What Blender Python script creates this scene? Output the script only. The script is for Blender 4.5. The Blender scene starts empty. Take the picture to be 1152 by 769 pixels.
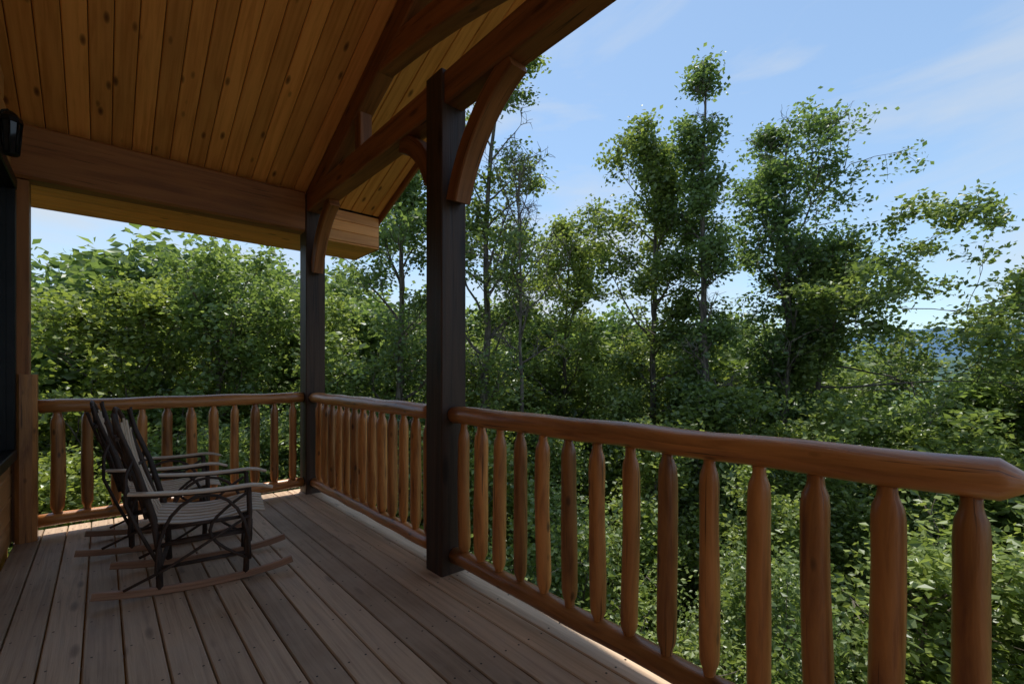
import bpy, math, random
import numpy as np
from mathutils import Vector, Matrix
random.seed(7)
scene = bpy.context.scene
R = math.radians

# ------------------------------------------------------------------ helpers
def link(ob, parent=None):
    scene.collection.objects.link(ob)
    if parent is not None:
        ob.parent = parent
    return ob

def empty(name, loc=(0,0,0), rot=0.0):
    e = bpy.data.objects.new(name, None)
    e.location = loc; e.rotation_euler = (0,0,rot)
    e.empty_display_size = 0.2
    return link(e)

class MB:
    def __init__(s):
        s.v=[]; s.f=[]; s.uv=[]; s.m=[]; s.r=[]; s.sm=[]
    def face(s, idx, uvs, mat, rnd, smooth=False):
        s.f.append(idx); s.uv.extend(uvs); s.m.append(mat); s.r.append(rnd); s.sm.append(smooth)
    def beam(s, p0, p1, w, h, ch=0.006, up=(0,0,1), mat=0, e0=0.0, e1=0.0):
        s.strip([p0,p1], w, h, ch, up, mat)
    def strip(s, pts, w, h, ch=0.004, up=(0,0,1), mat=0, ws=None):
        pts=[Vector(p) for p in pts]; up=Vector(up)
        rnd=random.random(); ou=random.uniform(0,50); ov=random.uniform(0,50)
        a=w/2; b=h/2; c=min(ch,a*.6,b*.6)
        prof=[(-a+c,-b),(a-c,-b),(a,-b+c),(a,b-c),(a-c,b),(-a+c,b),(-a,b-c),(-a,-b+c)]
        per=[0]
        for i in range(8):
            q=prof[(i+1)%8]; p=prof[i]
            per.append(per[-1]+math.hypot(q[0]-p[0],q[1]-p[1]))
        base=len(s.v); L=0; Ls=[]
        n=len(pts)
        for i,p in enumerate(pts):
            if i>0: L+=(pts[i]-pts[i-1]).length
            Ls.append(L)
            t=(pts[min(i+1,n-1)]-pts[max(i-1,0)]).normalized()
            side=t.cross(up).normalized()
            u2=side.cross(t).normalized()
            k=ws[i] if ws else 1.0
            for (x,y) in prof:
                s.v.append(p+side*(x*k)+u2*y)
        for i in range(n-1):
            for j in range(8):
                k=(j+1)%8
                A=base+i*8+j; B=base+i*8+k; C=base+(i+1)*8+k; D=base+(i+1)*8+j
                s.face((A,D,C,B),[(Ls[i]+ou,per[j]+ov),(Ls[i+1]+ou,per[j]+ov),(Ls[i+1]+ou,per[j+1]+ov),(Ls[i]+ou,per[j+1]+ov)],mat,rnd)
        for end,rev in ((0,False),(n-1,True)):
            idx=[base+end*8+j for j in range(8)]
            uvs=[(ou+x*.15,ov+y) for (x,y) in prof]
            if rev: idx=idx[::-1]; uvs=uvs[::-1]
            s.face(tuple(idx),uvs,mat,rnd)
    def tube(s, pts, rad, sides=10, mat=0, ex=1.0, wob=0.0, smooth=True, cap=True, ref=None):
        pts=[Vector(p) for p in pts]; n=len(pts)
        if not hasattr(rad,'__len__'): rad=[rad]*n
        rnd=random.random(); ou=random.uniform(0,50); ov=random.uniform(0,50)
        base=len(s.v)
        t0=(pts[1]-pts[0]).normalized()
        if ref is None:
            ref=Vector((0,0,1)) if abs(t0.z)<.9 else Vector((1,0,0))
        side=t0.cross(Vector(ref)).normalized(); L=0; Ls=[]
        ph=[random.uniform(0,6.28) for _ in range(3)]
        for i,p in enumerate(pts):
            if i>0: L+=(pts[i]-pts[i-1]).length
            Ls.append(L)
            t=(pts[min(i+1,n-1)]-pts[max(i-1,0)]).normalized()
            side=(side-t*side.dot(t)).normalized(); u2=side.cross(t)
            for j in range(sides):
                a=2*math.pi*j/sides
                rr=rad[i]*(1+wob*(math.sin(2*a+ph[0]+L*3)+math.sin(3*a+ph[1]-L*7)+.7*math.sin(L*11+ph[2])))
                s.v.append(p+side*(math.cos(a)*rr*ex)+u2*(math.sin(a)*rr))
        rm=max(rad)
        for i in range(n-1):
            for j in range(sides):
                k=(j+1)%sides
                A=base+i*sides+j;B=base+i*sides+k;C=base+(i+1)*sides+k;D=base+(i+1)*sides+j
                v0=ov+j/sides*2*math.pi*rm; v1=ov+(j+1)/sides*2*math.pi*rm
                s.face((A,D,C,B),[(Ls[i]+ou,v0),(Ls[i+1]+ou,v0),(Ls[i+1]+ou,v1),(Ls[i]+ou,v1)],mat,rnd,smooth)
        if cap:
            for end,rev in ((0,False),(n-1,True)):
                idx=[base+end*sides+j for j in range(sides)]
                uvs=[(ou,ov+j*.004) for j in range(sides)]
                if rev: idx=idx[::-1]; uvs=uvs[::-1]
                s.face(tuple(idx),uvs,mat,rnd)
    def prism(s, poly, d, mat=0, uaxis=0):
        rnd=random.random(); ou=random.uniform(0,50); ov=random.uniform(0,50)
        poly=[Vector(p) for p in poly]; d=Vector(d); n=len(poly); base=len(s.v)
        s.v+=poly+[p+d for p in poly]
        def uvf(p):
            return (p[uaxis]+ou, p[(uaxis+1)%3]+p[(uaxis+2)%3]+ov)
        s.face(tuple(range(base,base+n)),[uvf(p) for p in poly],mat,rnd)
        s.face(tuple(range(base+2*n-1,base+n-1,-1)),[uvf(p) for p in poly[::-1]],mat,rnd)
        for i in range(n):
            k=(i+1)%n
            s.face((base+i,base+n+i,base+n+k,base+k),[uvf(s.v[q]) for q in (base+i,base+n+i,base+n+k,base+k)],mat,rnd)
    def build(s, name, mats, parent=None, loc=None, fix=True):
        me=bpy.data.meshes.new(name)
        me.from_pydata([tuple(v) for v in s.v],[],s.f)
        uv=me.uv_layers.new(name="UVMap")
        uv.data.foreach_set("uv",np.array(s.uv,dtype=np.float32).ravel())
        at=me.attributes.new("rnd",'FLOAT','FACE'); at.data.foreach_set("value",s.r)
        me.polygons.foreach_set("material_index",s.m)
        me.polygons.foreach_set("use_smooth",s.sm)
        for m in mats: me.materials.append(m)
        me.update()
        if fix:
            import bmesh
            bm=bmesh.new(); bm.from_mesh(me); bmesh.ops.recalc_face_normals(bm,faces=bm.faces); bm.to_mesh(me); bm.free()
        ob=bpy.data.objects.new(name,me)
        if loc: ob.location=loc
        return link(ob,parent)

# ------------------------------------------------------------------ materials
def newmat(name):
    m=bpy.data.materials.new(name); m.use_nodes=True
    nt=m.node_tree; nt.nodes.clear()
    out=nt.nodes.new('ShaderNodeOutputMaterial'); b=nt.nodes.new('ShaderNodeBsdfPrincipled')
    nt.links.new(b.outputs[0],out.inputs[0])
    return m,nt,b,out

def ramp(nt,stops):
    r=nt.nodes.new('ShaderNodeValToRGB')
    e=r.color_ramp.elements
    while len(e)<len(stops): e.new(.5)
    for i,(p,c) in enumerate(stops):
        e[i].position=p; e[i].color=(c[0],c[1],c[2],1) if hasattr(c,'__len__') else (c,c,c,1)
    return r

def wood(name, light, dark, knot=(.05,.02,.008), rough=.45, gs=(1.3,26), knots=.8, coat=0.0, bump=.15, tint=.35, kscale=(2.2,7), weather=None, spec=.5, kthr=.45, crack=0.0):
    m,nt,b,out=newmat(name); N=nt.nodes.new; Lk=nt.links.new
    uv=N('ShaderNodeUVMap'); uv.uv_map="UVMap"
    mp=N('ShaderNodeMapping'); mp.inputs['Scale'].default_value=(gs[0],gs[1],1); Lk(uv.outputs[0],mp.inputs[0])
    n0=N('ShaderNodeTexNoise'); n0.inputs['Scale'].default_value=1.0; n0.inputs['Detail'].default_value=6; n0.inputs['Roughness'].default_value=.62; n0.inputs['Distortion'].default_value=.5
    Lk(mp.outputs[0],n0.inputs['Vector'])
    r0=ramp(nt,[(.3,dark),(.52,tuple((light[i]*.65+dark[i]*.35) for i in range(3))),(.72,light)]); Lk(n0.outputs['Fac'],r0.inputs[0])
    mk=N('ShaderNodeMapping'); mk.inputs['Scale'].default_value=(kscale[0],kscale[1],1); Lk(uv.outputs[0],mk.inputs[0])
    vo=N('ShaderNodeTexVoronoi'); vo.inputs['Scale'].default_value=1.0; Lk(mk.outputs[0],vo.inputs['Vector'])
    kr=ramp(nt,[(0.03,1.0),(.11,.75),(.2,0.0)]); Lk(vo.outputs['Distance'],kr.inputs[0])
    sc=N('ShaderNodeSeparateColor'); Lk(vo.outputs['Color'],sc.inputs[0])
    gt=N('ShaderNodeMath'); gt.operation='GREATER_THAN'; gt.inputs[1].default_value=kthr; Lk(sc.outputs[0],gt.inputs[0])
    mu=N('ShaderNodeMath'); mu.operation='MULTIPLY'; Lk(kr.outputs[0],mu.inputs[0]); Lk(gt.outputs[0],mu.inputs[1])
    mu2=N('ShaderNodeMath'); mu2.operation='MULTIPLY'; Lk(mu.outputs[0],mu2.inputs[0]); mu2.inputs[1].default_value=knots
    fac=mu2.outputs[0]
    if crack:
        mc=N('ShaderNodeMapping'); mc.inputs['Scale'].default_value=(1.6,55,1); Lk(uv.outputs[0],mc.inputs[0])
        nc=N('ShaderNodeTexNoise'); nc.inputs['Scale'].default_value=1.0; nc.inputs['Detail'].default_value=2; Lk(mc.outputs[0],nc.inputs['Vector'])
        rc=ramp(nt,[(.66,0.0),(.70,crack)]); Lk(nc.outputs['Fac'],rc.inputs[0])
        ma=N('ShaderNodeMath'); ma.operation='MAXIMUM'; Lk(fac,ma.inputs[0]); Lk(rc.outputs[0],ma.inputs[1]); fac=ma.outputs[0]
    mx=N('ShaderNodeMix'); mx.data_type='RGBA'; Lk(fac,mx.inputs[0]); Lk(r0.outputs[0],mx.inputs[6]); mx.inputs[7].default_value=(*knot,1)
    at=N('ShaderNodeAttribute'); at.attribute_name="rnd"
    nb=N('ShaderNodeTexNoise'); nb.inputs['Scale'].default_value=1.7; nb.inputs['Detail'].default_value=3; Lk(uv.outputs[0],nb.inputs['Vector'])
    ad=N('ShaderNodeMath'); ad.operation='ADD'; Lk(at.outputs['Fac'],ad.inputs[0]); Lk(nb.outputs['Fac'],ad.inputs[1])
    mr=N('ShaderNodeMapRange'); mr.inputs[1].default_value=.3; mr.inputs[2].default_value=1.7; mr.inputs[3].default_value=1-tint; mr.inputs[4].default_value=1+tint; Lk(ad.outputs[0],mr.inputs[0])
    hs=N('ShaderNodeHueSaturation'); Lk(mr.outputs[0],hs.inputs['Value']); Lk(mx.outputs[2],hs.inputs['Color'])
    col=hs.outputs[0]
    if weather:
        tc=N('ShaderNodeTexCoord'); nw=N('ShaderNodeTexNoise'); nw.inputs['Scale'].default_value=1.1; nw.inputs['Detail'].default_value=7; nw.inputs['Roughness'].default_value=.65
        Lk(tc.outputs['Object'],nw.inputs['Vector'])
        rw=ramp(nt,[(.42,0.0),(.68,.6)]); Lk(nw.outputs['Fac'],rw.inputs[0])
        m3=N('ShaderNodeMix'); m3.data_type='RGBA'; Lk(rw.outputs[0],m3.inputs[0]); Lk(col,m3.inputs[6]); m3.inputs[7].default_value=(*weather,1)
        col=m3.outputs[2]
    Lk(col,b.inputs['Base Color']); b.inputs['Specular IOR Level'].default_value=spec
    rr=N('ShaderNodeMapRange'); rr.inputs[3].default_value=rough-.1; rr.inputs[4].default_value=rough+.15; Lk(n0.outputs['Fac'],rr.inputs[0]); Lk(rr.outputs[0],b.inputs['Roughness'])
    b.inputs['Coat Weight'].default_value=coat; b.inputs['Coat Roughness'].default_value=.25
    bp=N('ShaderNodeBump'); bp.inputs['Strength'].default_value=bump; bp.inputs['Distance'].default_value=.01; Lk(n0.outputs['Fac'],bp.inputs['Height']); Lk(bp.outputs[0],b.inputs['Normal'])
    return m

M_ceil = wood("pine_tongue_and_groove",(.92,.42,.125),(.66,.245,.058),knot=(.14,.04,.012),rough=.45,knots=.95,coat=.1,tint=.28,kscale=(3.6,10),spec=.3)
M_beam = wood("stained_timber",(.34,.130,.046),(.12,.040,.014),knot=(.022,.008,.004),rough=.5,gs=(1.0,16),tint=.25,kscale=(2.4,8),spec=.35,bump=.4,crack=.8)
M_eave = wood("stained_eave_timber",(.46,.19,.064),(.21,.072,.024),knot=(.04,.013,.005),rough=.5,gs=(1.0,16),tint=.25,kscale=(2.4,8),spec=.35,bump=.4,crack=.7)
M_post = wood("dark_walnut_post",(.080,.044,.029),(.026,.014,.010),knot=(.007,.004,.003),rough=.5,gs=(1.1,24),tint=.2,bump=.5,kscale=(1.6,6),spec=.3,crack=.8)
M_rail = wood("varnished_cedar",(.64,.27,.074),(.24,.078,.021),knot=(.03,.010,.004),rough=.36,gs=(2.4,20),coat=.3,tint=.5,bump=.5,kscale=(6,13),crack=.75)
M_deck = wood("weathered_deck",(.60,.43,.285),(.34,.225,.145),knot=(.12,.07,.045),rough=.5,gs=(1.4,34),knots=.85,tint=.45,bump=.35,kscale=(2.2,9),weather=(.52,.395,.29),spec=.35,crack=.35)
M_oak  = wood("oak_slats",(.70,.54,.40),(.50,.35,.24),rough=.35,gs=(2,40),knots=.2,tint=.2,coat=.2)
M_rock = wood("oak_rockers",(.42,.23,.14),(.23,.11,.06),rough=.4,gs=(2,40),knots=.2,tint=.2,coat=.15)
M_twig = wood("hickory_bark",(.085,.05,.034),(.022,.013,.010),rough=.65,gs=(8,30),knots=.5,tint=.3,bump=.6,kscale=(9,20))
M_side = wood("cabin_siding",(.72,.38,.14),(.5,.23,.07),rough=.45,tint=.25,coat=.2)

def plain(name,col,rough=.5,metal=0.0,sc=9):
    m,nt,b,out=newmat(name); N=nt.nodes.new
    tc=N('ShaderNodeTexCoord'); n=N('ShaderNodeTexNoise'); n.inputs['Scale'].default_value=sc; n.inputs['Detail'].default_value=5
    nt.links.new(tc.outputs['Object'],n.inputs['Vector'])
    r=ramp(nt,[(.3,tuple(c*.75 for c in col)),(.7,tuple(c*1.15 for c in col))]); nt.links.new(n.outputs['Fac'],r.inputs[0])
    nt.links.new(r.outputs[0],b.inputs['Base Color']); b.inputs['Roughness'].default_value=rough; b.inputs['Metallic'].default_value=metal
    return m
M_black=plain("black_metal",(.015,.015,.016),.4,.6)
M_screw=plain("screw_heads",(.03,.026,.022),.5,.5)
M_shing=plain("roof_shingles",(.07,.065,.06),.9)
M_green=plain("green_downspout",(.03,.06,.045),.4)
M_bounce_gravel=plain("bounce_gravel",(.48,.44,.38),.9,sc=40)  # for the gravel added behind the camera to bounce sunlight
M_glass,_nt,_b,_o=newmat("window_glass"); _b.inputs['Base Color'].default_value=(.015,.018,.02,1); _b.inputs['Roughness'].default_value=.04
_n=_nt.nodes.new('ShaderNodeTexNoise'); _n.inputs['Scale'].default_value=.8; _bp=_nt.nodes.new('ShaderNodeBump'); _bp.inputs['Strength'].default_value=.03; _nt.links.new(_n.outputs[0],_bp.inputs['Height']); _nt.links.new(_bp.outputs[0],_b.inputs['Normal'])

def leafmat(name, c_dark, c_mid, c_light, trans=.46):
    m=bpy.data.materials.new(name); m.use_nodes=True; nt=m.node_tree; nt.nodes.clear(); N=nt.nodes.new; Lk=nt.links.new
    out=N('ShaderNodeOutputMaterial')
    at=N('ShaderNodeAttribute'); at.attribute_name="rnd"
    r=ramp(nt,[(0,c_dark),(.5,c_mid),(1,c_light)]); Lk(at.outputs['Fac'],r.inputs[0])
    oi=N('ShaderNodeObjectInfo')
    r2=ramp(nt,[(0,(.78,.88,.85)),(.5,(1,1,.95)),(1,(1.0,.97,.72))]); Lk(oi.outputs['Random'],r2.inputs[0])
    mu=N('ShaderNodeVectorMath'); mu.operation='MULTIPLY'; Lk(r.outputs[0],mu.inputs[0]); Lk(r2.outputs[0],mu.inputs[1])
    df=N('ShaderNodeBsdfDiffuse'); Lk(mu.outputs[0],df.inputs['Color'])
    m2=N('ShaderNodeVectorMath'); m2.operation='MULTIPLY'; Lk(mu.outputs[0],m2.inputs[0]); m2.inputs[1].default_value=(1.75,1.7,1.2)
    tr=N('ShaderNodeBsdfTranslucent'); Lk(m2.outputs[0],tr.inputs['Color'])
    mx=N('ShaderNodeMixShader'); mx.inputs[0].default_value=trans; Lk(df.outputs[0],mx.inputs[1]); Lk(tr.outputs[0],mx.inputs[2])
    gl=N('ShaderNodeBsdfGlossy'); gl.inputs['Roughness'].default_value=.4; gl.inputs['Color'].default_value=(.95,.97,1,1)
    mg=N('ShaderNodeMixShader'); mg.inputs[0].default_value=.04; Lk(mx.outputs[0],mg.inputs[1]); Lk(gl.outputs[0],mg.inputs[2]); Lk(mg.outputs[0],out.inputs[0])
    return m
M_leaf=leafmat("oak_leaves",(.065,.108,.034),(.150,.212,.064),(.27,.33,.115))
M_leaf2=leafmat("maple_leaves",(.085,.132,.036),(.190,.25,.068),(.32,.38,.125))

m,nt,b,out=newmat("tree_bark"); M_bark=m
tc=nt.nodes.new('ShaderNodeTexCoord'); mp=nt.nodes.new('ShaderNodeMapping'); mp.inputs['Scale'].default_value=(9,9,1.6); nt.links.new(tc.outputs['Object'],mp.inputs[0])
n=nt.nodes.new('ShaderNodeTexNoise'); n.inputs['Scale'].default_value=1.5; n.inputs['Detail'].default_value=4; nt.links.new(mp.outputs[0],n.inputs['Vector'])
r=ramp(nt,[(.35,(.055,.043,.034)),(.65,(.20,.165,.13))]); nt.links.new(n.outputs['Fac'],r.inputs[0]); nt.links.new(r.outputs[0],b.inputs['Base Color']); b.inputs['Roughness'].default_value=.9

# ------------------------------------------------------------------ porch dimensions
WX=-.52; EDGE=1.80; Y1=5.42; Y0=-7.5  # Y0 extends the deck unseen behind the camera, to bounce light in
SL=.40
RIDGE_Y=.9; REND=-1.2  # REND: roof stopped short behind the camera to let more light in
def ceil_z(y):
    return 3.22+SL*(5.2-y) if y>RIDGE_Y else 3.22+SL*(5.2-RIDGE_Y)-SL*(RIDGE_Y-y)

# --- deck
mb=MB(); x=WX+.02; bw=.138
while x<EDGE-.02:
    w=min(bw,EDGE-x)
    mb.beam((x+w/2,Y0,-.0175+random.uniform(-.0012,.0008)),(x+w/2,Y1,-.0175),w,.035,.005)
    for k in range(40):
        yy=Y0+.2+k*.406
        if yy>Y1-.05: break
        for dx in (.028,w-.028):
            cx=x+dx+random.uniform(-.004,.004); cy=yy+random.uniform(-.006,.006); b0=len(mb.v)
            for j in range(6): mb.v.append(Vector((cx+.0055*math.cos(j*1.047),cy+.0055*math.sin(j*1.047),.0016)))
            mb.face(tuple(range(b0,b0+6)),[(0,0)]*6,1,.5)
    x+=bw+.0065
deck=mb.build("porch_deck",[M_deck,M_screw],fix=False)
mb=MB()
mb.beam((EDGE-.045,Y0,-.165),(EDGE-.045,Y1-.05,-.165),.04,.25)
mb.beam((WX,Y1-.045,-.165),(EDGE-.07,Y1-.045,-.165),.04,.25)
for k in range(40):
    yy=Y0+.2+k*.406
    if yy<Y1-.1: mb.beam((WX,yy,-.14),(EDGE-.07,yy,-.14),.04,.2)
for yy in (5.25,2.58,-1.0,-3.9):
    mb.beam((1.6,yy,-8),(1.6,yy,-.3),.19,.19,up=(0,1,0))
mb.build("deck_frame",[M_eave],parent=deck)

# --- posts
def post(x,y,w,z1):
    mb=MB(); mb.beam((x,y,0.002),(x,y,z1),w,w,.007,up=(0,1,0))
    return mb.build("porch_post",[M_post])
post(1.70,2.58,.19,3.22)
post(1.715,5.215,.20,3.12)
post(1.70,-.95,.19,3.22)

# --- truss
mb=MB()
TZ=3.105; TH=.21
mb.beam((1.70,5.12,TZ),(1.70,2.68,TZ),.15,TH,.01)
mb.beam((1.70,2.482,TZ),(1.70,-.85,TZ),.15,TH,.01)
def rz(y): return ceil_z(y)-.13
mb.beam((1.70,5.32,rz(5.32)),(1.70,RIDGE_Y+.05,rz(RIDGE_Y+.05)),.14,.22,.01)
mb.beam((1.70,RIDGE_Y-.05,rz(RIDGE_Y-.05)),(1.70,REND+.1,rz(REND+.1)),.14,.22,.01)
mb.beam((1.70,3.87,TZ+TH/2),(1.70,3.87,rz(3.87)-.10),.11,.11,.008,up=(0,1,0))
pts=[]
for i in range(13):
    t=i/12; y=3.82-t*2.6; z=3.80-.47*t+.08*math.sin(math.pi*t)
    pts.append((1.70,y,z))
mb.strip(pts,.125,.19,.008)
def knee(x,y,sgn,w=.11,z0=2.36,z1=2.87,ly=.56,th=.13):
    pts=[]
    for i in range(13):
        t=i/12; a=t*math.pi/2
        yy=y+sgn*(ly*(1-math.cos(a))) ; zz=z0+(z1-z0)*math.sin(a)*1.0
        yc=y+sgn*ly*t; zc=z0+(z1-z0)*t
        pts.append((x,yy*.55+yc*.45,zz*.55+zc*.45))
    mb.strip(pts,w,th,.008)
knee(1.70,2.44,-1,ly=.56,z0=2.38,z1=3.0,w=.12,th=.115)
knee(1.70,2.72,+1,w=.10,z0=2.60,z1=2.99,ly=.40)
knee(1.715,5.09,-1,w=.10,z0=2.36,z1=2.99,ly=.5)
mb.build("timber_truss",[M_beam])

# --- cabin
cab=empty("log_cabin",(0,0,0))
mb=MB()
mb.beam((WX,5.215,2.995),(1.61,5.215,2.995),.18,.42,.02)
mb.build("eave_beam",[M_eave],parent=cab)
mb=MB()
xr=2.52
x=-.60; w=.132
while x<xr-.03:
    ww=min(w,xr-x)
    mb.strip([(x+ww/2,5.30,ceil_z(5.30)+.01),(x+ww/2,RIDGE_Y,ceil_z(RIDGE_Y)+.01)],ww-.0045,.02,.008)
    mb.strip([(x+ww/2,RIDGE_Y-.002,ceil_z(RIDGE_Y)+.01),(x+ww/2,REND,ceil_z(REND)+.01)],ww-.0045,.02,.008)
    x+=w
mb.build("ceiling_boards",[M_ceil],parent=cab)
mb=MB()
for i in range(5):
    y=5.312+i*.138
    mb.beam((-4,y+.069,2.80),(xr,y+.069,2.80),.1355,.02,.004)
for i in range(3):
    z=2.812+i*.118
    mb.beam((1.83,5.311,z+.055),(xr,5.311,z+.055),.02,.115,.004)
mb.build("soffit_boards",[M_ceil],parent=cab)
mb=MB()
mb.beam((-4,6.02,2.92),(xr+.03,6.02,2.92),.03,.26,.004)
mb.beam((xr+.02,6.0,ceil_z(6.0)+.04),(xr+.02,RIDGE_Y,ceil_z(RIDGE_Y)+.04),.03,.2,.004)
mb.beam((xr+.02,RIDGE_Y,ceil_z(RIDGE_Y)+.04),(xr+.02,REND-.05,ceil_z(REND-.05)+.04),.03,.2,.004)
mb.prism([(xr-.003,5.325,2.79),(xr-.003,6.0,2.79),(xr-.003,6.0,2.91),(xr-.003,5.325,3.16)],(.02,0,0),uaxis=1)
mb.build("fascia",[M_eave],parent=cab)
mb=MB()
e=6.1
mb.prism([(-5,e,ceil_z(e)+.06),(-5,RIDGE_Y,ceil_z(RIDGE_Y)+.06),(-5,REND-.1,ceil_z(REND-.1)+.06),(-5,REND-.1,ceil_z(REND-.1)+.18),(-5,RIDGE_Y,ceil_z(RIDGE_Y)+.18),(-5,e,ceil_z(e)+.18)],(xr+5.06,0,0))
mb.prism([(-5,REND-.1,ceil_z(REND-.1)+.05),(-5,-4.8,ceil_z(-4.8)+.05),(-5,-4.8,ceil_z(-4.8)+.17),(-5,REND-.1,ceil_z(REND-.1)+.17)],(4.7,0,0))
mb.build("roof",[M_shing],parent=cab)
mb=MB()
zt=lambda y: ceil_z(y)-.0
mb.prism([(-4.9,5.28,-7),(-4.9,5.28,zt(5.28)),(-4.9,RIDGE_Y,zt(RIDGE_Y)),(-4.9,-4.4,zt(-4.4)),(-4.9,-4.4,-7)],(4.9+WX-.03,0,0))
mb.build("wall_core",[M_side],parent=cab)
mb=MB()
z=0.0
WY0,WY1,WZ0,WZ1=3.6,5.02,.72,2.66
while z<5.0:
    h=.178; zz=z+h/2
    yhi=min(5.28, 5.2-(z+h-3.22)/SL) if z+h>3.2 else 5.28
    ylo=max(-4.4, RIDGE_Y*2-5.2+(z+h-3.22)/SL) if z+h>1.5 else -4.4
    if yhi>ylo:
        if zz>WZ0 and zz<WZ1:
            mb.beam((WX-.012,ylo,zz),(WX-.012,WY0-.08,zz),.03,h-.003,.008)
            mb.beam((WX-.012,WY1+.08,zz),(WX-.012,yhi,zz),.03,h-.003,.008)
        else:
            mb.beam((WX-.012,ylo,zz),(WX-.012,yhi,zz),.03,h-.003,.008)
    z+=.178
mb.build("siding",[M_side],parent=cab)
mb=MB()
mb.beam((WX+.045,5.24,.002),(WX+.045,5.24,2.78),.10,.14,.006,up=(0,1,0))
mb.build("corner_trim",[M_eave],parent=cab)
mb=MB()
for (a,bb) in (((WX+.012,WY0-.04,WZ0-.04),(WX+.012,WY1+.04,WZ0-.04)),((WX+.012,WY0-.04,WZ1+.04),(WX+.012,WY1+.04,WZ1+.04))):
    mb.beam(a,bb,.06,.08,.006)
for yy in (WY0-.04+.0,WY1+.04):
    mb.beam((WX+.010,yy,WZ0+.003),(WX+.010,yy,WZ1-.003),.05,.08,.006,up=(0,1,0))
mb.beam((WX+.004,(WY0+WY1)/2,WZ0+.003),(WX+.004,(WY0+WY1)/2,WZ1-.003),.03,.05,.004,up=(0,1,0))
mb.prism([(WX-.01,WY0,WZ0),(WX-.01,WY1,WZ0),(WX-.01,WY1,WZ1),(WX-.01,WY0,WZ1)],(-.01,0,0),mat=1)
mb.build("window",[M_black,M_glass],parent=cab)
mb=MB(); mb.beam((1.86,5.46,-6),(1.86,5.46,2.79),.06,.05,.01,up=(0,1,0)); mb.build("downspout",[M_green],parent=cab)
# lantern
lan=empty("wall_lantern",(WX,4.45,2.93))
mb=MB()
mb.tube([(.005,0,.0),(.02,0,.0)],.05,12)
mb.tube([(.02,0,.02),(.035,0,.07),(.055,0,.08),(.07,0,.06)],.009,8)
mb.tube([(.07,0,.075),(.07,0,.06),(.07,0,.03),(.07,0,.0)],[.01,.03,.055,.06],8,smooth=False)
mb.tube([(.07,0,-.21),(.07,0,-.20)],[.04,.045],8,smooth=False)
for k in range(8):
    a=k*math.pi/4
    mb.tube([(.07+.054*math.cos(a),.054*math.sin(a),0),(.07+.04*math.cos(a),.04*math.sin(a),-.20)],.005,5)
mb.build("lantern_frame",[M_black],parent=lan)
mb=MB(); mb.tube([(.07,0,-.001),(.07,0,-.199)],[.05,.037],8,smooth=False); mb.build("lantern_glass",[M_glass],parent=lan)

# --- railings
def baluster(mb,x,y,z0=.14,z1=1.0,r=.041):
    r*=random.uniform(.88,1.12)
    H=z1-z0; k=random.uniform(-.014,.014)
    pts=[];rad=[]
    prof=[(0,.60),(.03,.60),(.042,.66),(.06,.86),(.078,.97),(.10,1.0),(.18,1.02),(.25,1.03),(.34,1.02),(.43,1.0),(.5,.99),(.6,.98),(.66,.99),(.72,1.0),(H-.115,.97),(H-.085,.90),(H-.06,.66),(H-.045,.58),(H,.58)]
    dx=random.uniform(-.006,.006); dy=random.uniform(-.006,.006)
    for zz,k2 in prof:
        pts.append((x+dx*math.sin(zz*4),y+dy*math.cos(zz*5),z0+zz+(k if .04<zz<H-.05 else 0))); rad.append(r*k2*(1+random.uniform(-.012,.012)))
    mb.tube(pts,rad,14,wob=.024)
def rail(mb,p0,p1,r,ex=1.0,pt0=False,pt1=False,wob=.024):
    p0=Vector(p0);p1=Vector(p1);d=(p1-p0); L=d.length; d.normalize(); n=max(4,int(L/.12))
    pts=[];rad=[]
    if pt0: pts.append(p0); rad.append(r*.35); a=.055
    else: a=0
    for i in range(n+1):
        t=i/n; pts.append(p0+d*(a+(L-a-(.055 if pt1 else 0))*t)+Vector((0,0,.003*math.sin(i*1.3)))); rad.append(r)
    if pt1: pts.append(p1); rad.append(r*.35)
    mb.tube(pts,rad,16,wob=wob,ex=ex)
mb=MB()
RX=1.705
rail(mb,(RX,2.475,1.025),(RX,.005,1.025),.055,1.12,pt1=True)
rail(mb,(RX,2.475,.12),(RX,.03,.12),.05,1.1,pt1=True)
for i in range(14):
    baluster(mb,RX,.112+i*.1745)
mb.build("log_railing",[M_rail])
mb=MB()
rail(mb,(RX,5.11,1.025),(RX,2.68,1.025),.055,1.12)
rail(mb,(RX,5.11,.12),(RX,2.68,.12),.05,1.1)
for i in range(13):
    baluster(mb,RX,2.80+i*.181)
mb.build("log_railing",[M_rail])
mb=MB()
RY=5.215
rail(mb,(-.375,RY,1.025),(1.61,RY,1.025),.055,1.12)
rail(mb,(-.375,RY,.12),(1.61,RY,.12),.05,1.1)
for i in range(11):
    baluster(mb,-.27+i*.178,RY)
mb.strip([(-.435,RY-.075,.002),(-.435,RY-.075,1.28)],.12,.13,.025,up=(0,1,0))
mb.build("log_railing",[M_rail])

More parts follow.
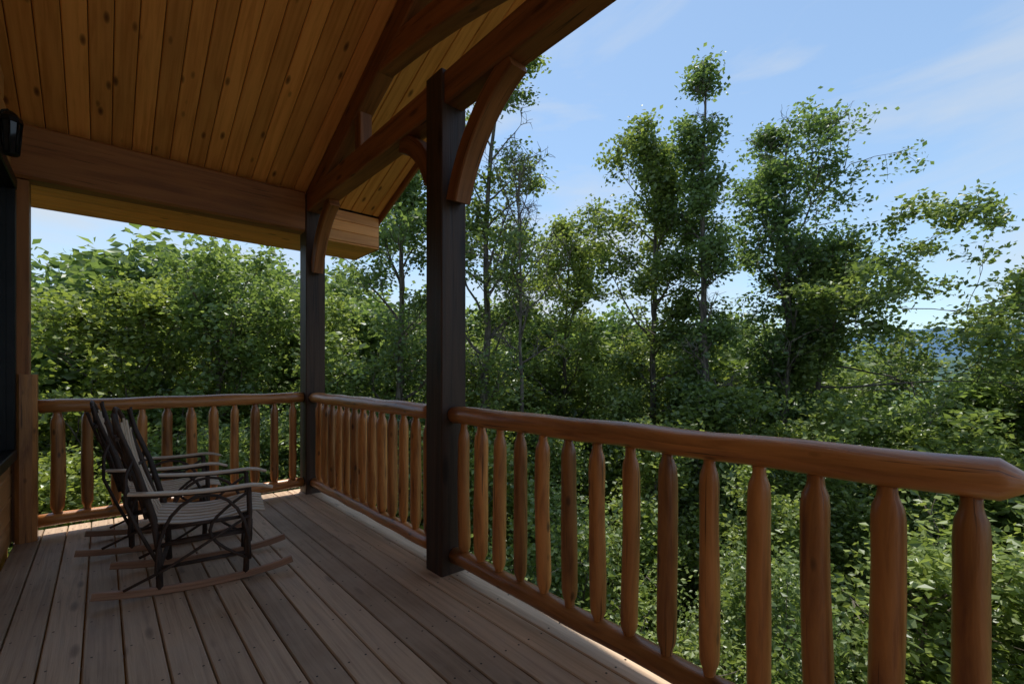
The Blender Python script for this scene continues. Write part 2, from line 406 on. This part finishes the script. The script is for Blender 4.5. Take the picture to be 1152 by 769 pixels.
# --- rocking chairs
def chair(loc,rot):
    root=empty("rocking_chair",loc,rot)
    W=.25
    ro=MB(); fr=MB(); sl=MB()
    def rkz(x): return .021+.17*(x-.02)**2+ (.25*max(0,x-.3)**2)
    for s in (-1,1):
        y=s*(W-.01)
        ro.strip([(x,y,rkz(x)) for x in np.linspace(-.50,.50,17)],.035,.042,.006)
        fr.tube([(.235,y,rkz(.23)+.01),(.24,s*W,.25),(.255,s*(W+.01),.42),(.25,s*(W+.015),.575)],[.018,.017,.016,.015],9,wob=.04)
        fr.tube([(-.20,y,rkz(-.2)+.01),(-.205,s*W*.97,.25),(-.23,s*W*.95,.45),(-.30,s*W*.95,.72),(-.375,s*W*.9,.93),(-.41,s*W*.98,1.06)],[.018,.018,.018,.016,.014,.011],9,wob=.05)
        for z in (.17,.30,.395):
            fr.tube([(.24,s*W,z),(-.205,s*W*.97,z-.01)],.012,8,wob=.04)
        pts=[]
        for t in np.linspace(0,math.pi,13):
            pts.append((.02+.235*math.cos(t),s*(W+.022),.13+.43*math.sin(t)**.8))
        fr.tube(pts,.010,8,wob=.05)
        pts=[]
        for t in np.linspace(0,math.pi,11):
            pts.append((.235+.19*math.sin(t)*-1,s*(W+.016),.14+.40*(t/math.pi)))
        fr.tube(pts,.009,8,wob=.05)
        fr.tube([(-.36,s*(W+.02),.075),(-.16,s*(W+.022),.16),(.06,s*(W+.024),.29),(.25,s*(W+.02),.40)],.009,8,wob=.05)
        fr.tube([(-.21,s*(W+.01),.20),(-.29,s*(W+.03),.40),(-.35,s*(W+.035),.56),(-.35,s*(W+.02),.72),(-.325,s*W*.95,.80)],.010,8,wob=.05)
        ax=np.linspace(-.34,.38,14)
        sl.strip([(x,s*(W+.03),.615-.02*math.sin((x+.34)/.7*math.pi)-(1.9*max(0,x-.24)**2)-.02*(x+.34)) for x in ax],.066,.014,.004,ws=[.8+.35*math.sin((x+.34)/.72*math.pi) for x in ax])
        fr.tube([(-.33,s*(W+.03),.60),(-.22,s*(W+.03),.585),(.25,s*(W+.03),.572)],.010,8,wob=.05)
    for (x,z) in ((.24,.16),(.24,.27),(.258,.405),(-.205,.15),(-.21,.30),(-.225,.40)):
        fr.tube([(x,-W,z),(x,0,z-.006),(x,W,z)],.013,8,wob=.04)
    fr.tube([(.262,W*math.cos(t)*.98,.37-.20*math.sin(t)) for t in np.linspace(0,math.pi,13)],.010,8,wob=.05)
    def back(y,z):
        k=(z-.42)/.6
        return (-.225-.175*k-.02, y, z)
    pts=[]
    for t in np.linspace(0,math.pi,17):
        pts.append(back(.20*math.cos(t),.62+.46*math.sin(t)))
    pts=[back(.17,.42)]+pts+[back(-.17,.42)]
    fr.tube(pts,.012,8,wob=.05)
    for s in (-1,1):
        fr.tube([Vector(back(s*.18,.44))+Vector((-.02,0,0)),Vector(back(s*.02,.68))+Vector((-.03,0,0)),Vector(back(-s*.14,.86))+Vector((-.03,0,0)),Vector(back(-s*.23,1.02))+Vector((-.02,0,0))],.010,8,wob=.05)
        fr.tube([back(s*.225,.95),(-.40,s*.27,1.02),(-.405,s*.28,1.07)],[.010,.009,.007],7,wob=.05)
    for z in (.50,.72,.92):
        fr.tube([back(-.235,z),Vector(back(0,z))+Vector((-.03,0,0)),back(.235,z)],.012,8,wob=.04)
    for i in range(5):
        y=(i-2)*.068; top=1.02-.018*(i-2)**2
        zz=np.linspace(.41,top,9)
        sl.strip([Vector(back(y*(1+.25*(z-.41)),z))+Vector((.018-.03*math.sin((z-.41)/.6*math.pi),0,0)) for z in zz],.040,.009,.003,up=(1,0,0))
    for i in range(7):
        y=(i-3)*.073
        sl.strip([(x,y,.425-.035*math.sin((x+.22)/.5*math.pi)-2.2*max(0,x-.2)**2+.03*(x+.2)) for x in np.linspace(-.24,.34,14)],.050,.010,.003)
    ro.build("rockers",[M_rock],parent=root); fr.build("frame",[M_twig],parent=root); sl.build("slats",[M_oak],parent=root)
chair((.49,3.58,0),R(-10))
chair((.38,4.52,0),R(-5))

# ------------------------------------------------------------------ terrain
def smooth(a,b,x):
    t=np.clip((x-a)/(b-a),0,1); return t*t*(3-2*t)
def gz(x,y):
    x=np.asarray(x,float); y=np.asarray(y,float)
    s=np.sqrt(np.maximum(x-1.8,0)**2+np.maximum(y-5.5,0)**2)
    z=-5.5-.30*np.minimum(s,60)
    z=z+.35*np.sin(x*.31+1)*np.cos(y*.27)
    rr=np.sqrt(x*x+y*y); th=np.arctan2(x,y)
    wb=smooth(2.5,8,-y)*(1-smooth(9,20,x))*(1-smooth(30,70,rr))
    z=z*(1-wb)+(-.9)*wb  # ground lifted behind the camera to carry the added bounce gravel
    z=z-14*smooth(60,300,rr)
    h1=75+35*np.sin(th*5+.6)+22*np.sin(th*11+2)+9*np.sin(th*29)
    h2=225+38*np.sin(th*4+2.2)+20*np.sin(th*9+1)+10*np.sin(th*23+4)
    z=z+(h1)*np.exp(-((rr-1500)/420)**2)*.75+h2*np.exp(-((rr-3600)/800)**2)
    z=z+smooth(200,600,rr)*(8*np.sin(x*.013)*np.cos(y*.011+1)+3*np.sin(x*.05+y*.043))
    return z
rs=np.concatenate([np.linspace(0,60,40),np.geomspace(64,7000,90)])
ths=np.linspace(0,2*np.pi,361)[:-1]
RR,TT=np.meshgrid(rs,ths,indexing='ij')
X=RR*np.sin(TT);Y=RR*np.cos(TT);Z=gz(X,Y)
V=np.stack([X,Y,Z],-1).reshape(-1,3)
nr,nth=RR.shape
I,J=np.meshgrid(np.arange(nr-1),np.arange(nth),indexing='ij'); K=(J+1)%nth
F=np.stack([I*nth+J,I*nth+K,(I+1)*nth+K,(I+1)*nth+J],-1).reshape(-1,4)
def fastmesh(name,V,F,mats,mi=None,rnd=None,smooth_=True):
    me=bpy.data.meshes.new(name); me.vertices.add(len(V)); me.vertices.foreach_set("co",V.astype(np.float32).ravel())
    me.loops.add(F.size); me.loops.foreach_set("vertex_index",F.astype(np.int32).ravel())
    me.polygons.add(len(F)); me.polygons.foreach_set("loop_start",np.arange(0,F.size,4,dtype=np.int32))
    if mi is not None: me.polygons.foreach_set("material_index",mi.astype(np.int32))
    if rnd is not None:
        a=me.attributes.new("rnd",'FLOAT','FACE'); a.data.foreach_set("value",rnd.astype(np.float32))
    me.polygons.foreach_set("use_smooth",np.full(len(F),smooth_))
    for m in mats: me.materials.append(m)
    me.update(calc_edges=True); me.validate()
    return me
m,nt,b,out=newmat("forest_ground_hazed"); N=nt.nodes.new; Lk=nt.links.new
g=N('ShaderNodeNewGeometry'); ln=N('ShaderNodeVectorMath'); ln.operation='LENGTH'; Lk(g.outputs['Position'],ln.inputs[0])
n1=N('ShaderNodeTexNoise'); n1.inputs['Scale'].default_value=1.2; n1.inputs['Detail'].default_value=5; Lk(g.outputs['Position'],n1.inputs['Vector'])
r1=ramp(nt,[(.35,(.05,.042,.025)),(.55,(.07,.09,.035)),(.7,(.10,.14,.05))]); Lk(n1.outputs['Fac'],r1.inputs[0])
n2=N('ShaderNodeTexNoise'); n2.inputs['Scale'].default_value=.05; n2.inputs['Detail'].default_value=6; n2.inputs['Roughness'].default_value=.7; Lk(g.outputs['Position'],n2.inputs['Vector'])
r2=ramp(nt,[(.35,(.03,.055,.025)),(.65,(.09,.13,.05))]); Lk(n2.outputs['Fac'],r2.inputs[0])
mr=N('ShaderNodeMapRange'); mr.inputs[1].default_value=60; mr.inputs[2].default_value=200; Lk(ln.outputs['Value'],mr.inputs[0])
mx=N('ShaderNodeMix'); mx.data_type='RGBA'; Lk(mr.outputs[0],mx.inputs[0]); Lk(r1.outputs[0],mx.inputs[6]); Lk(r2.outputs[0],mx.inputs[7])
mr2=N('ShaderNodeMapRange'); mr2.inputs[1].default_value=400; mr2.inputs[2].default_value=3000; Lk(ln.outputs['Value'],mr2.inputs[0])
mx2=N('ShaderNodeMix'); mx2.data_type='RGBA'; Lk(mr2.outputs[0],mx2.inputs[0]); Lk(mx.outputs[2],mx2.inputs[6]); mx2.inputs[7].default_value=(.08,.15,.24,1)  # distance haze painted into the ground colour as blue
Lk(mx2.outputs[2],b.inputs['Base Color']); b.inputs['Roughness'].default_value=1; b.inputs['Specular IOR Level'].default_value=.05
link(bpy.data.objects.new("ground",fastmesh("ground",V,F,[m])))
mb=MB()
gx=np.linspace(-14,8.5,12); gy=np.linspace(-26,-8.6,10); b0=0
for yv in gy:
    for xv in gx: mb.v.append(Vector((xv,yv,float(gz(xv,yv))+.05)))
for j in range(len(gy)-1):
    for i in range(len(gx)-1):
        q=j*len(gx)+i; mb.face((q,q+1,q+1+len(gx),q+len(gx)),[(0,0)]*4,0,.5,True)
mb.build("unseen_bounce_gravel",[M_bounce_gravel],fix=False)  # added out-of-view sheet that reflects sun into the porch

# ------------------------------------------------------------------ trees
def make_tree(name, seed, H, r0, lo, spread, nl, leaves, ls=.13, lean=(0,0), bias=None, bare=0.0, baretop=0.0, shape='oval', vine=0, leafm=None, elev=(20,55), nsub=6, ntw=4, wob=.02, clump=.20, lodsides=None, qup=18):
    rg=np.random.default_rng(seed)
    Vs=[];Fs=[]; cnt=0
    def tube(P,rad,sides):
        nonlocal cnt
        P=np.asarray(P); n=len(P)
        T=np.gradient(P,axis=0); T/=np.linalg.norm(T,axis=1)[:,None]+1e-9
        ref=np.array([.3,.2,1.]) if abs(T[0,2])<.8 else np.array([1.,.1,0])
        S=np.cross(T,ref); S/=np.linalg.norm(S,axis=1)[:,None]+1e-9
        U=np.cross(S,T); a=np.arange(sides)*2*np.pi/sides
        ring=P[:,None,:]+np.asarray(rad)[:,None,None]*(np.cos(a)[None,:,None]*S[:,None,:]+np.sin(a)[None,:,None]*U[:,None,:])
        Vs.append(ring.reshape(-1,3))
        i,j=np.meshgrid(np.arange(n-1),np.arange(sides),indexing='ij'); k=(j+1)%sides
        Fs.append(np.stack([i*sides+j,i*sides+k,(i+1)*sides+k,(i+1)*sides+j],-1).reshape(-1,4)+cnt)
        cnt+=n*sides
    nT=16; t=np.linspace(0,1,nT)
    walk=np.cumsum(rg.normal(0,wob*H/4,(nT,2)),axis=0)*.6; walk-=walk[0]
    trunk=np.stack([walk[:,0]+lean[0]*t**1.4,walk[:,1]+lean[1]*t**1.4,t*H],-1)
    tube(trunk,r0*(1-.93*t**.9)+.01,lodsides or 9)
    def tp(u):
        return np.array([np.interp(u,t,trunk[:,k]) for k in range(3)])
    def branch(p,d,L,n,curl,jit):
        P=[p]; d=d/np.linalg.norm(d)
        for i in range(n):
            d=d+rg.normal(0,jit,3)+np.array([0,0,curl]); d/=np.linalg.norm(d)
            P.append(P[-1]+d*L/n)
        return np.array(P)
    ga=rg.uniform(0,6.28); pts=[]
    for j in range(nl):
        u=lo+(1-lo)*((j+.5)/nl)**.9*.98
        q=(u-lo)/(1-lo)
        if shape=='oval': pr=.35+.9*math.sin(math.pi*min(1,q*.85+.12))
        elif shape=='column': pr=.8-.35*q
        else: pr=1.1-.75*q
        L=spread*pr*rg.uniform(.45,1.2)
        ga+=2.4+rg.normal(0,.4)
        el=R(rg.uniform(*elev)+q*qup)
        dv=np.array([math.cos(ga)*math.cos(el),math.sin(ga)*math.cos(el),math.sin(el)])
        if bias is not None:
            w=dv[:2]@np.array(bias[:2]); L*=1+bias[2]*w
            L=max(L,.25*spread)
        isbare = rg.random()<bare or (baretop and q>1-baretop and rg.random()<.75)
        P=branch(tp(u),dv,L,6,.05 if qup>0 else .0,.13)
        rb=max(.012,r0*(1-u)*.45+.012)*min(1,L/spread+.3)
        tube(P,rb*(1-.85*np.linspace(0,1,7))+.004,5)
        for k in range(nsub):
            f=rg.uniform(.25,1) if k else 1.0
            p=np.array([np.interp(f*6,np.arange(7),P[:,c]) for c in range(3)])
            base=P[-1]-P[0]; base/=np.linalg.norm(base)
            dd=base*.6+rg.normal(0,.55,3)+np.array([0,0,.15])
            L2=L*rg.uniform(.25,.5)*(1.15-.4*f)+.15
            Q=branch(p,dd,L2,4,.05,.2)
            tube(Q,rb*.35*(1-.8*np.linspace(0,1,5))+.003,4)
            dens=rg.uniform(.3,1.6)
            for w_ in range(ntw):
                f2=rg.uniform(.3,1); p2=np.array([np.interp(f2*4,np.arange(5),Q[:,c]) for c in range(3)])
                d2=(Q[-1]-Q[0]); d2/=np.linalg.norm(d2)+1e-9
                L3=L2*rg.uniform(.3,.6)+.12
                W=branch(p2,d2*.5+rg.normal(0,.6,3),L3,3,.03,.25)
                if isbare or lodsides is None: tube(W,.006*(1-.7*np.linspace(0,1,4))+.002,3)
                if not isbare:
                    pts.append((W[1:].copy(),rg.random(),dens))
                elif rg.random()<.06: pts.append((W[2:].copy(),rg.random(),1))
    per=max(3,int(leaves/max(1,len(pts))))
    C=[];RN=[]
    for W,rn,dens in pts:
        m_=int(per*dens*rg.uniform(.5,1.6))+1
        idx=rg.integers(0,len(W),m_)
        C.append(W[idx]+rg.normal(0,clump,(m_,3))*np.array([1,1,.6])); RN.append(np.clip(rn*.55+rg.random(m_)*.45,0,1))
    if vine:
        u=rg.uniform(lo*.55,lo+.35*(1-lo),vine); c=np.stack([np.interp(u,t,trunk[:,k]) for k in range(3)],-1)
        C.append(c+rg.normal(0,.30,(vine,3))); RN.append(rg.random(vine))
    C=np.concatenate(C);RN=np.concatenate(RN); n=len(C)
    nb=sum(len(f) for f in Fs)
    D=rg.normal(0,1,(n,3)); D[:,2]*=.5; D/=np.linalg.norm(D,axis=1)[:,None]
    Nn=rg.normal(0,.75,(n,3))+np.array([0,0,.6]); S=np.cross(D,Nn); S/=np.linalg.norm(S,axis=1)[:,None]+1e-9
    U=np.cross(S,D)
    sz=ls*rg.uniform(.6,1.3,n)[:,None]
    a=C-D*sz*.5; c=C+D*sz*.5; bq=C+S*sz*.34+U*sz*.08; dq=C-S*sz*.34+U*sz*.08
    LV=np.stack([a,bq,c,dq],1).reshape(-1,3); LF=np.arange(n*4).reshape(-1,4)+cnt
    V=np.concatenate(Vs+[LV]);F=np.concatenate(Fs+[LF])
    mi=np.concatenate([np.zeros(nb),np.ones(n)]); rn=np.concatenate([np.full(nb,.5),RN])
    return fastmesh(name,V,F,[M_bark,leafm or M_leaf],mi,rn,False)

CA=R(41.5)
def polar(bearing,dep):
    return dep*math.sin(R(bearing)),dep*math.cos(R(bearing))
def hero(name,seed,bearing,rng_,top,r0,lo_z,spread,nl,leaves,**kw):
    x,y=polar(bearing,rng_); z=float(gz(x,y))-.2
    H=top-z; lo=(lo_z-z)/H
    me=make_tree(name,seed,H,r0,lo,spread,nl,leaves,**kw)
    ob=bpy.data.objects.new(name,me); ob.location=(x,y,z); link(ob)
cs,sn=math.cos(CA),math.sin(CA)
rt=(cs,-sn)
hero("oak_tree",11,57.5,16.6,9.0,.20,-1.0,2.0,28,23000,ls=.15,elev=(20,55),vine=250,lean=(.2,.1))
hero("oak_tree",12,65.2,15.3,10.4,.21,-1.5,1.5,30,12000,ls=.14,elev=(25,60),bare=.28,shape='column',vine=1300,lean=(-.1,.3))
hero("oak_tree",13,71.0,17.0,9.0,.24,-1.0,2.3,28,20000,ls=.15,bias=(rt[0],rt[1],.35),bare=.18,baretop=.28,vine=900,lean=(rt[0]*.5,rt[1]*.5))
hero("oak_tree",14,73.5,17.6,4.4,.24,.4,3.4,18,24000,ls=.155,bias=(rt[0],rt[1],.75),elev=(2,24),qup=0,lean=(rt[0]*.8,rt[1]*.8))
hero("maple_tree",15,48.5,18.5,6.2,.18,-3.0,2.4,24,21000,ls=.155,vine=200,leafm=M_leaf2)
hero("oak_tree",16,36.5,14.0,12.0,.19,-1.0,2.2,30,16000,ls=.14,bare=.35,vine=600,lean=(rt[0]*.9,rt[1]*.9))
hero("oak_tree",17,29.0,15.0,9.5,.20,-1.5,2.1,24,18000,ls=.145,bare=.1,vine=900)
hero("maple_tree",18,91.0,19.5,3.6,.18,-4.5,2.0,22,18000,ls=.16)
hero("dead_tree",19,42.0,13.0,7.0,.10,1.0,1.5,22,300,ls=.12,bare=.97,elev=(10,60))
hero("maple_tree",20,9.5,15.5,3.5,.17,-5,2.8,26,26000,ls=.15,leafm=M_leaf2,elev=(20,50))
hero("maple_tree",21,17.0,17.5,2.8,.17,-5,2.5,24,22000,ls=.15,leafm=M_leaf2)
hero("maple_tree",22,1.5,16.0,2.7,.17,-5,2.6,24,22000,ls=.15,leafm=M_leaf2)

forest=empty("forest")
SH=('oval','cone','oval','column')
variants=[make_tree("forest_tree_%d"%i,40+i,10,.10,.10,2.6,26,16000,ls=.165,leafm=(M_leaf2 if i%2 else M_leaf),shape=SH[i],elev=(10,50),vine=100,lodsides=6,clump=.26) for i in range(4)]
bushes=[make_tree("understory_%d"%i,45+i,5,.05,.06,1.9,22,10000,ls=.115,leafm=(M_leaf if i%2 else M_leaf2),shape='oval',elev=(15,60),nsub=5,lodsides=5,clump=.20) for i in range(3)]
mids=[make_tree("forest_midtree_%d"%i,50+i,10,.11,.15,2.6,20,8000,ls=.24,leafm=(M_leaf2 if i%2 else M_leaf),shape=SH[i],elev=(15,50),nsub=5,ntw=3,lodsides=5,clump=.3) for i in range(3)]
far=[make_tree("distant_tree_%d"%i,60+i,10,.12,.35,2.9,14,1800,ls=.5,leafm=(M_leaf2 if i%2 else M_leaf),elev=(15,50),nsub=3,ntw=2,clump=.38,lodsides=4) for i in range(2)]
rg=np.random.default_rng(5)
def toppy(px):
    return np.interp(px,[-300,0,150,330,420,560,640,760,900,985,1010,1080,1110,1152,1500],[300,308,300,322,340,365,355,378,380,400,450,450,425,415,400])
placed=[]
def put(me,x,y,h,H0=10):
    z=float(gz(x,y))-.2
    ob=bpy.data.objects.new("tree",me); ob.parent=forest
    s=h/H0; ws=max(s,.45)*rg.uniform(.85,1.2)
    ob.location=(x,y,z); ob.scale=(ws,ws,s); ob.rotation_euler=(0,0,rg.uniform(0,6.28)); scene.collection.objects.link(ob)
for it in range(2600):
    b_=rg.uniform(-30,118); r_=6.5+39*rg.random()**.75
    x,y=polar(b_,r_)
    if x<4.3 and y<8.6: continue
    md=1.5+r_*.07
    if any((x-a)**2+(y-c)**2<md*md for a,c in placed): continue
    placed.append((x,y))
    dd=b_-41.5
    if abs(dd)<75:
        d=r_*math.cos(R(dd)); px=576+521*math.tan(R(dd))
    else: d=r_*.4; px=-300 if dd<0 else 1500
    zt_=1.3+(418-toppy(px))*d/521
    k=float(smooth(8,17,np.array(r_)))
    top=(-2.6+rg.uniform(-.9,.9))*(1-k)+(zt_-abs(rg.normal(0,1.1))-.75)*k
    h=top-float(gz(x,y))
    h=min(max(h,2.0),19)
    if h<6.5: put(bushes[rg.integers(0,3)],x,y,h,5)
    else: put(variants[rg.integers(0,4)] if r_<19 else mids[rg.integers(0,3)],x,y,h)
nn=len(placed)
for it in range(60):
    b_=rg.uniform(0,100); r_=rg.uniform(6,13)
    x,y=polar(b_,r_)
    if x<4 and y<8: continue
    put(bushes[rg.integers(0,3)],x,y,rg.uniform(2.2,3.6),5)
for it in range(300):
    b_=rg.uniform(-20,105); r_=48+260*rg.random()**1.3
    x,y=polar(b_,r_)
    put(far[rg.integers(0,2)],x,y,rg.uniform(11,18))
print("near trees",nn)

# ------------------------------------------------------------------ light
EL,AZ=69,30
w=bpy.data.worlds.new("World"); scene.world=w; w.use_nodes=True; nt=w.node_tree; nt.nodes.clear()
N=nt.nodes.new; Lk=nt.links.new
o=N('ShaderNodeOutputWorld'); bg=N('ShaderNodeBackground'); Lk(bg.outputs[0],o.inputs[0]); bg.inputs[1].default_value=.15
sky=N('ShaderNodeTexSky'); sky.sky_type='NISHITA'; sky.sun_disc=False; sky.sun_elevation=R(EL); sky.sun_rotation=R(AZ); sky.air_density=1.0; sky.dust_density=.3; sky.ozone_density=1.2
gam=N('ShaderNodeGamma'); gam.inputs[1].default_value=.70; Lk(sky.outputs[0],gam.inputs[0])
gain=N('ShaderNodeVectorMath'); gain.operation='MULTIPLY'; gain.inputs[1].default_value=(1.60,1.84,2.0); Lk(gam.outputs[0],gain.inputs[0])
tc=N('ShaderNodeTexCoord'); mp=N('ShaderNodeMapping'); mp.inputs['Scale'].default_value=(1.0,1.0,3.9); mp.inputs['Rotation'].default_value=(.16,.10,.5); Lk(tc.outputs['Generated'],mp.inputs[0])
n=N('ShaderNodeTexNoise'); n.inputs['Scale'].default_value=1.7; n.inputs['Detail'].default_value=8; n.inputs['Roughness'].default_value=.55; n.inputs['Distortion'].default_value=.5; Lk(mp.outputs[0],n.inputs['Vector'])
r=ramp(nt,[(.44,0.0),(.68,.85)]); Lk(n.outputs['Fac'],r.inputs[0])
mx=N('ShaderNodeMix'); mx.data_type='RGBA'; Lk(r.outputs[0],mx.inputs[0]); Lk(gain.outputs[0],mx.inputs[6]); mx.inputs[7].default_value=(4.6,4.95,5.3,1)
Lk(mx.outputs[2],bg.inputs[0])
sd=bpy.data.lights.new("sun",'SUN'); sd.energy=5.0; sd.angle=R(.5); sd.color=(1,.95,.86)
so=bpy.data.objects.new("sun",sd); v=Vector((math.sin(R(AZ))*math.cos(R(EL)),math.cos(R(AZ))*math.cos(R(EL)),math.sin(R(EL)))); so.rotation_euler=v.to_track_quat('Z','Y').to_euler(); so.location=(0,0,20); link(so)

cd=bpy.data.cameras.new("camera"); cd.lens=36*521/1152; cd.sensor_width=36; cd.shift_y=33.5/1152; cd.clip_end=20000; cd.clip_start=.02
co=bpy.data.objects.new("camera",cd); co.location=(0,0,1.3); co.rotation_euler=(R(90),0,-CA); link(co); scene.camera=co
scene.view_settings.view_transform='Standard'; scene.view_settings.look='None'; scene.view_settings.exposure=0
